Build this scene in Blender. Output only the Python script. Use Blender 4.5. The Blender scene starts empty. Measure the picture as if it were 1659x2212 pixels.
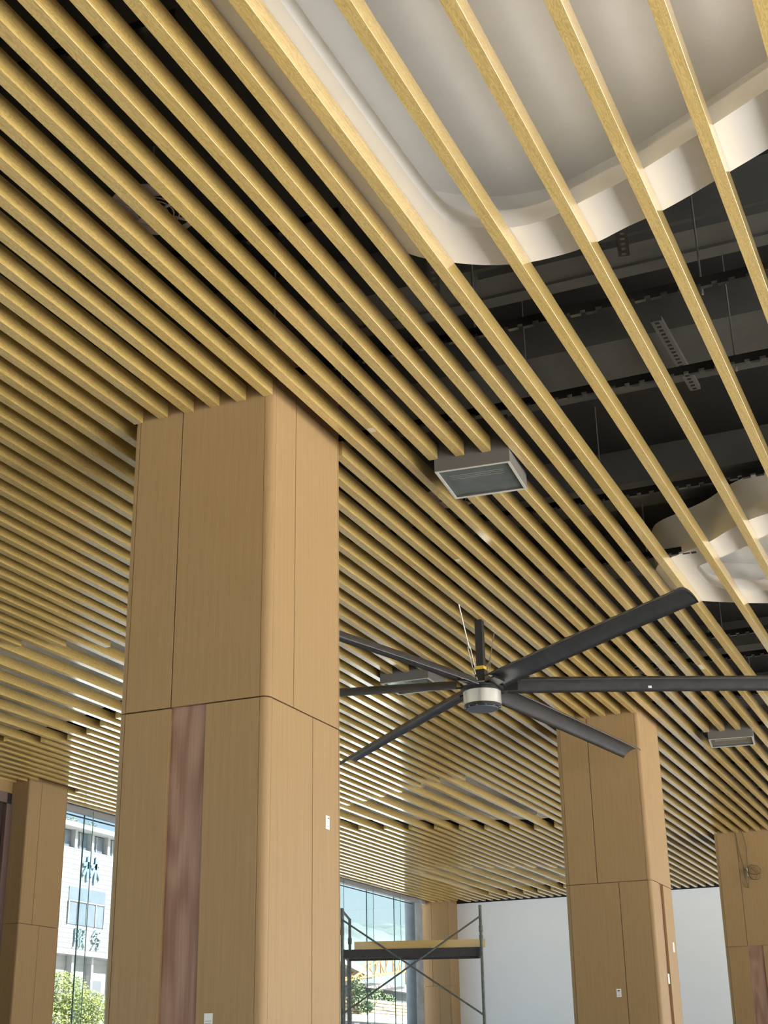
import bpy, math, random
from mathutils import Vector, Matrix
random.seed(7)
sc = bpy.context.scene
col = sc.collection

# ------------------------------------------------------------------ camera
ZC = 1.6                                   # eye height above the floor
F_PX, PITCH, ROLL, YAW = 3035.75, 0.384414, -0.016326, 0.406394
fw = Vector((math.cos(YAW), math.sin(YAW), 0)); up = Vector((0, 0, 1)); rt = fw.cross(up)
FW = fw*math.cos(PITCH) + up*math.sin(PITCH)
UP = -fw*math.sin(PITCH) + up*math.cos(PITCH)
CR = rt*math.cos(ROLL) + UP*math.sin(ROLL)
CU = -rt*math.sin(ROLL) + UP*math.cos(ROLL)
cam_d = bpy.data.cameras.new('camera')
cam_d.sensor_fit = 'VERTICAL'; cam_d.sensor_height = 24.0
cam_d.lens = F_PX*24.0/2212.0
cam_d.clip_end = 600
cam = bpy.data.objects.new('camera', cam_d); col.objects.link(cam)
mw = Matrix.Identity(4)
for i in range(3):
    mw[i][0] = CR[i]; mw[i][1] = CU[i]; mw[i][2] = -FW[i]
mw[0][3], mw[1][3], mw[2][3] = 0, 0, ZC
cam.matrix_world = mw
sc.camera = cam

# ------------------------------------------------------------------ sky, sun, exposure
SUN_EL = math.radians(42); SUN_AZ = math.radians(-68)     # direction towards the sun, angle from +X
world = bpy.data.worlds.new('sky'); sc.world = world; world.use_nodes = True
wn = world.node_tree.nodes; wl = world.node_tree.links; wn.clear()
sky = wn.new('ShaderNodeTexSky'); sky.sky_type = 'NISHITA'; sky.sun_disc = False
sky.sun_elevation = SUN_EL; sky.sun_rotation = math.radians(90) - SUN_AZ
sky.air_density = 1.0; sky.dust_density = 2.5; sky.ozone_density = 1.0
bg = wn.new('ShaderNodeBackground'); bg.inputs['Strength'].default_value = 0.34
wo = wn.new('ShaderNodeOutputWorld')
wl.new(sky.outputs[0], bg.inputs[0]); wl.new(bg.outputs[0], wo.inputs[0])
sun_d = bpy.data.lights.new('sun', 'SUN'); sun_d.energy = 29.0; sun_d.angle = math.radians(0.7); sun_d.color = (1.0, .98, .945)
sun = bpy.data.objects.new('sun', sun_d); col.objects.link(sun)
sd = Vector((math.cos(SUN_EL)*math.cos(SUN_AZ), math.cos(SUN_EL)*math.sin(SUN_AZ), math.sin(SUN_EL)))
sun.rotation_euler = sd.to_track_quat('Z', 'Y').to_euler()
sun.location = (0, -20, 20)
sc.view_settings.view_transform = 'Standard'; sc.view_settings.look = 'None'
sc.view_settings.gamma = 1.0; sc.view_settings.use_curve_mapping = False
sc.view_settings.exposure = 0.8
sc.cycles.use_denoising = True
sc.cycles.max_bounces = 10; sc.cycles.diffuse_bounces = 6; sc.cycles.glossy_bounces = 4; sc.cycles.transparent_max_bounces = 12
sc.cycles.caustics_reflective = False; sc.cycles.caustics_refractive = False
sc.cycles.sample_clamp_indirect = 8.0

# ------------------------------------------------------------------ helpers
def tag(o, label=None, cat=None, group=None, kind=None):
    if label: o['label'] = label
    if cat: o['category'] = cat
    if group: o['group'] = group
    if kind: o['kind'] = kind
    return o

def empty(name, loc=(0, 0, 0), rz=0.0):
    o = bpy.data.objects.new(name, None); col.objects.link(o)
    o.location = loc; o.rotation_euler = (0, 0, rz); o.empty_display_size = .1
    return o

def link(name, me, parent=None, local=False, loc=None, rot=None, scale=None):
    o = bpy.data.objects.new(name, me); col.objects.link(o)
    if parent is not None:
        o.parent = parent
        if not local:
            p = parent; off = Vector((0, 0, 0))
            while p is not None:
                off += Vector(p.location); p = p.parent
            o.location = -off
    if loc is not None: o.location = loc
    if rot is not None: o.rotation_euler = rot
    if scale is not None: o.scale = scale
    return o

class MB:
    """collects vertices and faces of one mesh"""
    def __init__(s): s.v = []; s.f = []; s.sm = set()
    def add(s, vs, fs, smooth=False):
        b = len(s.v); s.v += [tuple(p) for p in vs]
        for f in fs:
            if smooth: s.sm.add(len(s.f))
            s.f.append(tuple(i+b for i in f))
        return s
    def box(s, x0, x1, y0, y1, z0, z1):
        return s.add([(x0,y0,z0),(x1,y0,z0),(x1,y1,z0),(x0,y1,z0),(x0,y0,z1),(x1,y0,z1),(x1,y1,z1),(x0,y1,z1)],
                     [(3,2,1,0),(4,5,6,7),(0,1,5,4),(1,2,6,5),(2,3,7,6),(3,0,4,7)])
    def cham(s, x0, x1, y0, y1, z0, z1, c=.002):
        """box with all edges chamfered"""
        vs = []; idx = {}
        for i, (X, sx) in enumerate(((x0, 1), (x1, -1))):
            for j, (Y, sy) in enumerate(((y0, 1), (y1, -1))):
                for k, (Z, sz) in enumerate(((z0, 1), (z1, -1))):
                    for a in range(3):
                        p = [X+sx*c, Y+sy*c, Z+sz*c]; p[a] = (X, Y, Z)[a]
                        idx[(i,j,k,a)] = len(vs); vs.append(tuple(p))
        fs = []
        for a in range(3):
            for e in (0, 1):
                q = []
                for (u, w) in ((0,0),(1,0),(1,1),(0,1)):
                    t = [0,0,0]; t[a] = e; t[(a+1)%3] = u; t[(a+2)%3] = w
                    q.append(idx[(t[0],t[1],t[2],a)])
                fs.append(tuple(q) if e else tuple(reversed(q)))
        for a in range(3):
            b, d = (a+1)%3, (a+2)%3
            for eb in (0,1):
                for ed in (0,1):
                    t0=[0,0,0]; t0[b]=eb; t0[d]=ed; t1=list(t0); t1[a]=1
                    q = [idx[(*t0,b)], idx[(*t1,b)], idx[(*t1,d)], idx[(*t0,d)]]
                    fs.append(tuple(q) if (eb ^ ed) else tuple(reversed(q)))
        for i in (0,1):
            for j in (0,1):
                for k in (0,1):
                    q = [idx[(i,j,k,0)], idx[(i,j,k,1)], idx[(i,j,k,2)]]
                    fs.append(tuple(q) if (i+j+k) % 2 else tuple(reversed(q)))
        return s.add(vs, fs)
    def obox(s, o, ax, ay, az):
        """box from centre o and three half vectors"""
        o = Vector(o); ax = Vector(ax); ay = Vector(ay); az = Vector(az)
        vs = [o+ax*i+ay*j+az*k for k in (-1,1) for j in (-1,1) for i in (-1,1)]
        return s.add(vs, [(2,3,1,0),(4,5,7,6),(0,1,5,4),(1,3,7,5),(3,2,6,7),(2,0,4,6)])
    def tube(s, pts, r, n=8, cap=True, closed=False):
        pts = [Vector(p) for p in pts]; m = len(pts); rings = []
        rr = r if isinstance(r, (list, tuple)) else [r]*m
        ref = None
        for i in range(m):
            if closed: t = pts[(i+1) % m]-pts[i-1]
            else: t = pts[min(i+1, m-1)]-pts[max(i-1, 0)]
            t.normalize()
            if ref is None: ref = Vector((0,0,1)) if abs(t.z) < .9 else Vector((1,0,0))
            u = t.cross(ref); u.normalize(); w = u.cross(t); ref = w
            rings.append([pts[i]+(u*math.cos(2*math.pi*q/n)+w*math.sin(2*math.pi*q/n))*rr[i] for q in range(n)])
        vs = [p for g in rings for p in g]; fs = []
        for i in range(m if closed else m-1):
            a, b = i*n, ((i+1) % m)*n
            for q in range(n):
                fs.append((a+q, a+(q+1)%n, b+(q+1)%n, b+q))
        s.add(vs, fs, True)
        if cap and not closed:
            s.add(rings[0], [tuple(range(n))]); s.add(rings[-1], [tuple(reversed(range(n)))])
        return s
    def cyl(s, c, r, z0, z1, n=32, r2=None):
        r2 = r if r2 is None else r2
        a = [(c[0]+r*math.cos(2*math.pi*q/n), c[1]+r*math.sin(2*math.pi*q/n), z0) for q in range(n)]
        b = [(c[0]+r2*math.cos(2*math.pi*q/n), c[1]+r2*math.sin(2*math.pi*q/n), z1) for q in range(n)]
        s.add(a+b, [(q, (q+1)%n, n+(q+1)%n, n+q) for q in range(n)], True)
        s.add(a, [tuple(reversed(range(n)))]); s.add(b, [tuple(range(n))])
        return s
    def mesh(s, name, mat):
        me = bpy.data.meshes.new(name); me.from_pydata(s.v, [], s.f)
        for i in s.sm: me.polygons[i].use_smooth = True
        me.materials.append(mat); me.update(); return me
    def build(s, name, mat, parent=None, **kw):
        return link(name, s.mesh(name, mat), parent, **kw)

# ------------------------------------------------------------------ materials
def nmat(name):
    m = bpy.data.materials.new(name); m.use_nodes = True
    nt = m.node_tree; nt.nodes.clear()
    out = nt.nodes.new('ShaderNodeOutputMaterial'); b = nt.nodes.new('ShaderNodeBsdfPrincipled')
    nt.links.new(b.outputs[0], out.inputs[0])
    return m, nt, b, out

def plain(name, rgb, rough=.6, metal=0.0, var=.08, scale=6.0, bump=0.0, bscale=60.0, spec=.5):
    m, nt, b, out = nmat(name); N = nt.nodes; L = nt.links
    g = N.new('ShaderNodeNewGeometry'); n = N.new('ShaderNodeTexNoise'); n.inputs['Scale'].default_value = scale; n.inputs['Detail'].default_value = 5
    L.new(g.outputs['Position'], n.inputs['Vector'])
    mx = N.new('ShaderNodeMix'); mx.data_type = 'RGBA'
    mx.inputs[6].default_value = tuple(c*(1-var) for c in rgb)+(1,); mx.inputs[7].default_value = tuple(min(1, c*(1+var)) for c in rgb)+(1,)
    L.new(n.outputs[0], mx.inputs[0]); L.new(mx.outputs[2], b.inputs['Base Color'])
    b.inputs['Roughness'].default_value = rough; b.inputs['Metallic'].default_value = metal
    b.inputs['Specular IOR Level'].default_value = spec
    if bump:
        n2 = N.new('ShaderNodeTexNoise'); n2.inputs['Scale'].default_value = bscale; n2.inputs['Detail'].default_value = 3
        L.new(g.outputs['Position'], n2.inputs['Vector'])
        bp = N.new('ShaderNodeBump'); bp.inputs['Strength'].default_value = bump; bp.inputs['Distance'].default_value = .01
        L.new(n2.outputs[0], bp.inputs['Height']); L.new(bp.outputs[0], b.inputs['Normal'])
    return m

def wood(name, c_dark, c_light, axis, rough, fine=120.0, rings=16.0, along=.5, amount=.55, spec=.5, distort=5.0, lines=0.0, coat=0.0, lmap=(9.0, 42.0, 62.0)):
    """grain that runs along one axis: fine streaks + wavy growth rings, shifted per object"""
    m, nt, b, out = nmat(name); N = nt.nodes; L = nt.links
    g = N.new('ShaderNodeNewGeometry'); oi = N.new('ShaderNodeObjectInfo')
    mul = N.new('ShaderNodeVectorMath'); mul.operation = 'SCALE'; mul.inputs[0].default_value = (31.7, 17.3, 23.9)
    L.new(oi.outputs['Random'], mul.inputs['Scale'])
    add = N.new('ShaderNodeVectorMath'); add.operation = 'ADD'
    L.new(g.outputs['Position'], add.inputs[0]); L.new(mul.outputs[0], add.inputs[1])
    def mapped(sa, so):
        mp = N.new('ShaderNodeMapping'); s = [so, so, so]; s[axis] = sa
        mp.inputs['Scale'].default_value = s; L.new(add.outputs[0], mp.inputs['Vector']); return mp
    n1 = N.new('ShaderNodeTexNoise'); n1.inputs['Scale'].default_value = 1; n1.inputs['Detail'].default_value = 4
    L.new(mapped(fine*.03, fine).outputs[0], n1.inputs['Vector'])
    wv = N.new('ShaderNodeTexWave'); wv.wave_type = 'BANDS'; wv.bands_direction = 'DIAGONAL'
    wv.inputs['Scale'].default_value = 1.0; wv.inputs['Distortion'].default_value = distort
    wv.inputs['Detail'].default_value = 2.5; wv.inputs['Detail Scale'].default_value = 1.2
    L.new(mapped(along, rings).outputs[0], wv.inputs['Vector'])
    mix = N.new('ShaderNodeMath'); mix.operation = 'MULTIPLY_ADD'; mix.inputs[1].default_value = amount
    sub = N.new('ShaderNodeMath'); sub.operation = 'MULTIPLY'; sub.inputs[1].default_value = 1-amount
    L.new(n1.outputs[0], sub.inputs[0]); L.new(wv.outputs['Fac'], mix.inputs[0]); L.new(sub.outputs[0], mix.inputs[2])
    if lines:
        n3 = N.new('ShaderNodeTexNoise'); n3.inputs['Scale'].default_value = 1; n3.inputs['Detail'].default_value = 1.5; n3.inputs['Roughness'].default_value = .45
        L.new(mapped(lmap[0], lmap[1]).outputs[0], n3.inputs['Vector'])
        ml = N.new('ShaderNodeMath'); ml.operation = 'MULTIPLY'; ml.inputs[1].default_value = lmap[2]
        sn = N.new('ShaderNodeMath'); sn.operation = 'SINE'; L.new(n3.outputs[0], ml.inputs[0]); L.new(ml.outputs[0], sn.inputs[0])
        ma = N.new('ShaderNodeMath'); ma.operation = 'MULTIPLY_ADD'; ma.inputs[1].default_value = lines
        L.new(sn.outputs[0], ma.inputs[0]); L.new(mix.outputs[0], ma.inputs[2]); mix = ma
    b.inputs['Coat Weight'].default_value = coat; b.inputs['Coat Roughness'].default_value = .10; b.inputs['Coat IOR'].default_value = 1.9
    cr = N.new('ShaderNodeValToRGB'); cr.color_ramp.elements[0].position = .2; cr.color_ramp.elements[1].position = .8
    cr.color_ramp.elements[0].color = (*c_dark, 1); cr.color_ramp.elements[1].color = (*c_light, 1)
    L.new(mix.outputs[0], cr.inputs[0]); L.new(cr.outputs[0], b.inputs['Base Color'])
    b.inputs['Roughness'].default_value = rough; b.inputs['Specular IOR Level'].default_value = spec
    bp = N.new('ShaderNodeBump'); bp.inputs['Strength'].default_value = .06; bp.inputs['Distance'].default_value = .002
    L.new(mix.outputs[0], bp.inputs['Height']); L.new(bp.outputs[0], b.inputs['Normal'])
    return m

def glass(name, tint, refl=.08):
    m, nt, b, out = nmat(name); N = nt.nodes; L = nt.links; N.remove(b)
    tr = N.new('ShaderNodeBsdfTransparent'); tr.inputs[0].default_value = (*tint, 1)
    gl = N.new('ShaderNodeBsdfGlossy'); gl.inputs['Roughness'].default_value = .02; gl.inputs['Color'].default_value = (.9, 1, .97, 1)
    mx = N.new('ShaderNodeMixShader'); mx.inputs[0].default_value = refl; L.new(tr.outputs[0], mx.inputs[1]); L.new(gl.outputs[0], mx.inputs[2])
    L.new(mx.outputs[0], out.inputs[0]); return m

def brick(name, c1, c2, cm, bw, bh, ms, rough=.6):
    m, nt, b, out = nmat(name); N = nt.nodes; L = nt.links
    g = N.new('ShaderNodeNewGeometry'); sx = N.new('ShaderNodeSeparateXYZ'); cb = N.new('ShaderNodeCombineXYZ')
    L.new(g.outputs['Position'], sx.inputs[0]); L.new(sx.outputs[0], cb.inputs[0]); L.new(sx.outputs[2], cb.inputs[1])
    t = N.new('ShaderNodeTexBrick'); t.inputs['Scale'].default_value = 1; t.inputs['Brick Width'].default_value = bw; t.inputs['Row Height'].default_value = bh
    t.inputs['Mortar Size'].default_value = ms; t.offset = 0
    t.inputs['Color1'].default_value = (*c1, 1); t.inputs['Color2'].default_value = (*c2, 1); t.inputs['Mortar'].default_value = (*cm, 1)
    L.new(cb.outputs[0], t.inputs['Vector']); L.new(t.outputs[0], b.inputs['Base Color']); b.inputs['Roughness'].default_value = rough
    return m

M = {}
M['slat'] = wood('slat_wood', (.43, .30, .088), (.64, .465, .170), 0, .30, fine=230, rings=26, along=1.6, amount=.12, distort=7.0, lines=.16, coat=1.0)
M['panel'] = wood('panel_wood', (.268, .172, .078), (.334, .221, .103), 2, .50, fine=170, rings=14, along=.2, amount=.10, distort=4.0, spec=.35)
M['ply'] = wood('bare_plywood', (.235, .132, .093), (.345, .222, .163), 2, .65, fine=80, rings=5, along=.8, amount=.15, distort=3.0, spec=.3, lines=.2, lmap=(.9, 6.0, 40.0))
M['void'] = plain('black_paint', (.011, .011, .0105), .75, var=.25, scale=3)
M['beam'] = plain('grey_painted_concrete', (.074, .074, .069), .8, var=.2, scale=4, bump=.15)
M['rail'] = plain('black_steel', (.010, .010, .010), .4)
M['rod'] = plain('zinc_rod', (.30, .30, .29), .35, metal=.7)
M['channel'] = plain('galvanised_channel', (.16, .16, .155), .45, metal=.5)
M['hole'] = plain('dark_hole', (.008, .008, .008), .8)
M['white'] = plain('white_plaster', (.82, .82, .815), .8, var=.03, scale=9, bump=.05, bscale=220)
M['wall'] = plain('white_wall_paint', (.82, .86, .92), .85, var=.03, scale=2, bump=.05)
M['floor'] = plain('screed_floor', (.54, .53, .51), .7, var=.15, scale=2, bump=.1)
M['pier'] = plain('pale_plaster', (.6, .57, .52), .85)
M['housing'] = plain('grey_light_housing', (.115, .11, .105), .42, metal=.15)
M['rim'] = plain('pale_light_rim', (.50, .50, .44), .45)
M['lens'] = plain('dark_light_glass', (.10, .115, .112), .14, var=.4, scale=9)
M['blade'] = plain('dark_fan_blade', (.082, .082, .086), .34, metal=.3, var=.35, scale=14)
M['motor'] = plain('brushed_aluminium', (.62, .62, .58), .35, metal=.75, var=.1, scale=20)
M['black'] = plain('black_enamel', (.012, .012, .012), .35)
M['blue'] = plain('blue_grey_cap', (.06, .075, .10), .5)
M['yellow'] = plain('yellow_tape', (.72, .50, .04), .5)
M['steel'] = plain('bright_cable', (.55, .53, .46), .3, metal=.8)
M['paper'] = plain('white_paper', (.72, .72, .70), .7, var=.04)
M['ink'] = plain('black_ink', (.02, .02, .02), .7)
M['grey_ink'] = plain('grey_ink', (.33, .34, .34), .7)
M['film'] = plain('pale_film', (.60, .55, .44), .7, var=.1, scale=40)
M['scaf'] = plain('weathered_scaffold_paint', (.10, .11, .10), .6, metal=.1, var=.8, scale=25)
M['deck'] = plain('dark_steel_deck', (.035, .035, .037), .6, var=.5, scale=30)
M['cable'] = plain('grey_cable', (.11, .085, .05), .6)
M['concrete'] = plain('mottled_concrete', (.30, .32, .345), .8, var=.4, scale=6, bump=.2)
M['maroon'] = plain('maroon_door_frame', (.14, .095, .085), .45, metal=.2)
M['dark_maroon'] = plain('dark_maroon_door', (.030, .018, .018), .35)
M['disc'] = plain('pale_disc', (.55, .51, .53), .5)
M['glass'] = glass('window_glass', (.62, .65, .645), .04)
M['fin'] = glass('glass_fin', (.95, .98, .975), .02)
M['edge'] = plain('green_glass_edge', (.10, .17, .17), .3)
M['tile'] = brick('white_facade_tile', (.225, .225, .225), (.205, .205, .21), (.095, .10, .11), .115, .21, .018)
M['facade'] = plain('white_facade_trim', (.29, .29, .29), .7, var=.03)
M['grey_facade'] = plain('grey_facade_soffit', (.20, .20, .20), .8)
M['pane_far'] = plain('far_window_glass', (.10, .125, .155), .3, var=.25, scale=1.5)
M['sign_blue'] = plain('blue_sign_letter', (.13, .24, .37), .5)
M['sign_teal'] = plain('teal_sign_letter', (.15, .225, .25), .5)
M['leaf'] = plain('yellow_green_leaves', (.22, .255, .06), .6, var=.5, scale=7)
M['leaf2'] = plain('pale_green_leaves', (.13, .18, .09), .6, var=.4, scale=5)
M['bark'] = plain('bark', (.12, .09, .06), .9)
M['hill'] = plain('haze_toned_hill', (.115, .15, .15), .9, var=.35, scale=.35, bump=.4, bscale=.6)  # distance haze is mixed into this colour, there is no volume
M['truss'] = plain('orange_yellow_steel', (.50, .27, .08), .5)
M['roof_far'] = plain('pale_sheet_roof', (.27, .26, .265), .6)
M['dark_roof'] = plain('grey_shed_wall', (.085, .092, .105), .7)
M['stone'] = plain('sandstone', (.40, .31, .19), .9, var=.25, scale=1.2, bump=.3, bscale=8)
M['ledge'] = plain('white_concrete_ledge', (.42, .42, .40), .8)
M['ground'] = plain('pale_ground', (.66, .65, .62), .9, var=.12, scale=.5)

# ------------------------------------------------------------------ key dimensions
H = 3.14 + ZC             # underside of the slats
SH, SW = .085, .0496      # slat height and width
ZT = H + SH               # top of the slats
Y0, DP = .8477, .14981    # lateral position of slat 0, pitch
XN, XF = -3.2, 26.05      # slat run
XW, YW, YR, XB = 26.2, 10.33, -8.5, -6.0    # end wall, window wall, right wall, rear wall
ZS = H + .74              # slab underside
JZ = 3.222                # horizontal joint of the column cladding
CY0, CY1 = 2.945, 3.745   # columns across
COLX = (5.479, 12.72, 20.25); CD = .79

# ------------------------------------------------------------------ shell
tag(MB().box(XB, XW+.2, YR-.2, YW+.3, -.2, 0).build('floor', M['floor']), 'pale screed floor of the unfinished hall', 'floor', kind='structure')
ceil = tag(MB().box(XB-.2, XW+.2, YR-.2, YW+.3, ZS, ZS+.3).build('ceiling', M['void']), 'black painted concrete slab above the slats', 'ceiling', kind='structure')
for (a, b_, m_) in ((5.59, 5.92, 1), (6.57, 7.2, 0), (8.5, 8.95, 0), (10.0, 10.35, 0), (12.67, 12.98, 0), (14.6, 15.0, 0), (2.2, 2.8, 0), (17, 17.5, 0), (19.6, 20, 0), (22, 22.5, 0)):
    bm_ = MB().box(a, b_, YR, YW, H+.5, ZS+.01).build('beam', M['beam'], ceil)
    if m_: MB().box(b_-.07, b_+.02, YR, YW, H+.485, H+.53).build('lip', M['beam'], bm_)
MB().box(5.62, 5.66, .4, 1.9, H+.46, H+.5).build('conduit', M['beam'], ceil)
wb = tag(MB().box(XW, XW+.2, YR, YW+.3, 0, H-.005).build('wall_back', M['wall']), 'smooth white end wall beyond the columns', 'wall', kind='structure')
MB().box(XW, XW+.2, YR, YW+.3, H-.005, ZS).build('shadow_gap_band', M['void'], wb)  # black colour stands in for the shadow gap over the white wall
# right wall: piers and header, unglazed openings (daylight side)
wr = tag(empty('wall_right', (10, YR, 0)), 'right side wall with tall unglazed openings', 'wall', kind='structure')
MB().box(XB, XW, YR-.2, YR, 4.62, ZS).build('header', M['pier'], wr)
MB().box(XB, XW, YR-.2, YR, 0, .15).build('sill', M['pier'], wr)
for px in (-6.0, 1.4, 8.8, 16.2, 23.6): MB().box(px, px+.7, YR-.2, YR, .15, 4.62).build('pier', M['pier'], wr)
wq = tag(empty('wall_rear', (XB, 0, 0)), 'rear wall with tall openings behind the viewer', 'wall', kind='structure')
MB().box(XB-.2, XB, YR, YW, 4.4, ZS).build('header', M['pier'], wq)
MB().box(XB-.2, XB, YR, YW, 0, .3).build('sill', M['pier'], wq)
for py in (-8.5, -4.5, -.5, 3.5, 7.5): MB().box(XB-.2, XB, py, py+1.6, .3, 4.4).build('pier', M['pier'], wq)

# window wall on the left
wlft = tag(empty('wall_left', (12, YW, 0)), 'left wall head above the glazing', 'wall', kind='structure')
MB().box(XB, XW, YW+.02, YW+.08, 3.09+ZC+.015, ZS).build('header', M['facade'], wlft)
MB().box(11.2, 12.70, 10.02, 10.12, 3.02+ZC, ZT+.2).build('wood_fascia', M['panel'], wlft)
MB().box(13.4, 25.2, YW+.06, YW+.075, 3.06+ZC, 3.075+ZC).build('blind_rail', M['grey_facade'], wlft)
def glazing(name, label, x0, x1, joints):
    w = tag(empty(name, (x0, YW, 0)), label, 'window', kind='structure')
    xs = [x0]+[j for j in joints if x0 < j < x1]+[x1]
    for a, b_ in zip(xs, xs[1:]):
        MB().box(a+.004, b_-.004, YW, YW+.012, .05, 3.10+ZC).build('pane', M['glass'], w)
    for j in xs[1:-1]:
        fn = MB().box(j-.006, j+.006, YW-.125, YW-.004, .05, 3.12+ZC).build('fin', M['fin'], w)
        MB().box(j-.005, j+.005, YW-.128, YW-.122, .05, 3.12+ZC).build('fin_edge', M['edge'], fn)
        MB().box(j-.004, j+.004, YW-.003, YW+.013, .05, 3.12+ZC).build('joint', M['edge'], fn)
    MB().box(x0, x1, YW-.03, YW+.04, 0, .05).build('bottom_track', M['facade'], w)
    MB().box(x0, x1, YW-.05, YW+.02, 3.085+ZC, 3.16+ZC).build('top_track', M['facade'], w)
    return w
J = [14.53+1.205*n for n in range(-16, 12)]
glazing('window_1', 'tall frameless glazing with glass fins behind the scaffold', 13.42, 25.16, J)
glazing('window_2', 'tall frameless glazing left of the door', -5.8, 11.15, J)
d1 = tag(empty('door_1', (11.5, 10.05, 0)), 'dark maroon framed door beside the wall column', 'door', kind='structure')
MB().box(12.60, 12.70, 10.0, 10.09, 0, 2.895+ZC).build('jamb', M['maroon'], d1)
MB().box(11.22, 12.60, 10.0, 10.09, 2.90+ZC, 3.015+ZC).build('head_rail', M['maroon'], d1)
MB().box(12.603, 12.703, 10.02, 10.09, 2.90+ZC, 3.015+ZC).build('corner_block', M['hole'], d1)
MB().box(11.22, 12.60, 10.04, 10.08, 0, 2.90+ZC).build('leaf', M['dark_maroon'], d1)

# ------------------------------------------------------------------ slatted ceiling
CUT = {}
def cut(k, a, b_): CUT.setdefault(k, []).append((a, b_))
for k in range(14, 20):
    for cx in COLX: cut(k, cx-.001, cx+CD+.012)
for k in range(59, 63): cut(k, 12.715, 13.47); cut(k, 25.745, 30)
LIGHTS = [((6.775, 2.325), .42, .41, math.radians(5.0), (9, 10, 11)), ((10.655, 4.345), .43, .41, math.radians(1.0), (22, 23, 24)), ((14.06, 2.325), .43, .40, math.radians(7.0), (9, 10, 11))]
for (c, ly, lx, a, ks) in LIGHTS:
    for k in ks:
        yy = Y0+DP*k+SW/2-c[1]
        cut(k, c[0]-lx/2/math.cos(a)-yy*math.tan(a)-.002, c[0]+lx/2/math.cos(a)-yy*math.tan(a)+.004)
Z1 = {33:(8.9,9.9),35:(8.76,10.05),37:(8.60,10.2),39:(8.44,10.4),41:(8.3,10.55),43:(8.2,10.7),45:(8.15,10.89),47:(8.15,11.06),49:(8.2,11.21),51:(8.4,11.19),53:(8.8,11.0)}
Z2 = {31:(14.98,18.52),33:(14.94,18.56),35:(15.11,18.41),37:(15.27,18.23),39:(15.43,18.05),41:(15.59,17.89),43:(15.75,17.72),45:(15.9,17.56),47:(16.05,17.40),49:(16.3,17.24)}
Z3 = {35:(22.7,24.1),37:(22.55,24.25),39:(22.39,24.45),41:(22.22,24.65),43:(22.04,24.85),45:(21.89,25.07),47:(21.71,25.22),49:(21.52,25.29),51:(21.53,25.29),53:(21.8,25.1)}
for Z in (Z1, Z2, Z3):
    for k, (a, b_) in Z.items(): cut(k, a, b_)
c_ = .0007
prof = [(0, c_), (c_, 0), (SW-c_, 0), (SW, c_), (SW, SH), (0, SH)]
sm = MB(); n_ = len(prof)
sm.add([(0, y, z) for y, z in prof]+[(1, y, z) for y, z in prof],
       [(i, i+n_, (i+1) % n_+n_, (i+1) % n_) for i in range(n_)] + [tuple(range(n_)), tuple(reversed(range(n_, 2*n_)))])
slat_me = sm.mesh('slat', M['slat'])
sr = tag(empty('slat_ceiling', (9, 4, H)), 'suspended ceiling of parallel golden wood-grain slats under a black void', 'slat ceiling')
nslat = 0
for k in range(-12, 63):
    if k < 6 and k % 2: continue
    y = Y0+DP*k
    segs = [(XN, XF)]
    jx = 9.2+((k*37) % 40)/10.0
    for (a, b_) in CUT.get(k, []) + [(jx-.0008, jx+.0008)]:
        ns = []
        for (s0, s1) in segs:
            if b_ <= s0 or a >= s1: ns.append((s0, s1)); continue
            if a > s0: ns.append((s0, a))
            if b_ < s1: ns.append((b_, s1))
        segs = ns
    for (s0, s1) in segs:
        if s1-s0 < .05: continue
        link('slat', slat_me, sr, loc=(s0-9, y-4+random.uniform(-.0012, .0012), random.uniform(-.0012, .0012)), scale=(s1-s0, 1, 1)); nslat += 1

# carrier rails with hook teeth, hanger rods
RAILS = [(1.0, 2.05, 10.2), (3.1, 2.05, 10.2), (5.51, -1.2, 10.2), (6.31, -1.2, 10.2), (7.75, -1.2, 10.2), (8.87, 1.57, 5.6), (10.92, -1.2, 7.4), (11.6, -1.2, 10.2),
         (12.9, -1.2, 2.9), (14.2, -1.2, 5.2), (16.0, -1.2, 5.1), (17.8, -1.2, 5.1), (19.4, -1.2, 10.2), (20.8, -1.2, 2.9), (4.35, 2.05, 10.2)]
for (rx, ry0, ry1) in RAILS:
    m = MB().box(rx-.002, rx+.022, ry0, ry1, ZT+.018, ZT+.052)
    for k in range(-14, 63):
        yk = Y0+DP*k
        if ry0 < yk and yk+DP < ry1:
            m.box(rx-.002, rx+.022, yk+.012, yk+.060, ZT+.002, ZT+.018)
            m.box(rx-.002, rx+.022, yk+.085, yk+.132, ZT+.004, ZT+.018)
    r_ = m.build('carrier_rail', M['rail'], sr)
    if abs(rx-8.87) < .01:
        MB().box(rx-.004, rx+.026, ry0-.004, ry0+.03, ZT+.0, ZT+.115).build('end_bracket', M['rail'], r_)
    q = 0
    while True:
        yy = .83+1.07*q; q += 1
        if yy > min(ry1, 6.0): break
        if yy < ry0: continue
        MB().tube([(rx+.03, yy, ZT-.02), (rx+.03, yy+.004, ZS)], .0045, 6).build('hanger_rod', M['rod'], sr)

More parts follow.
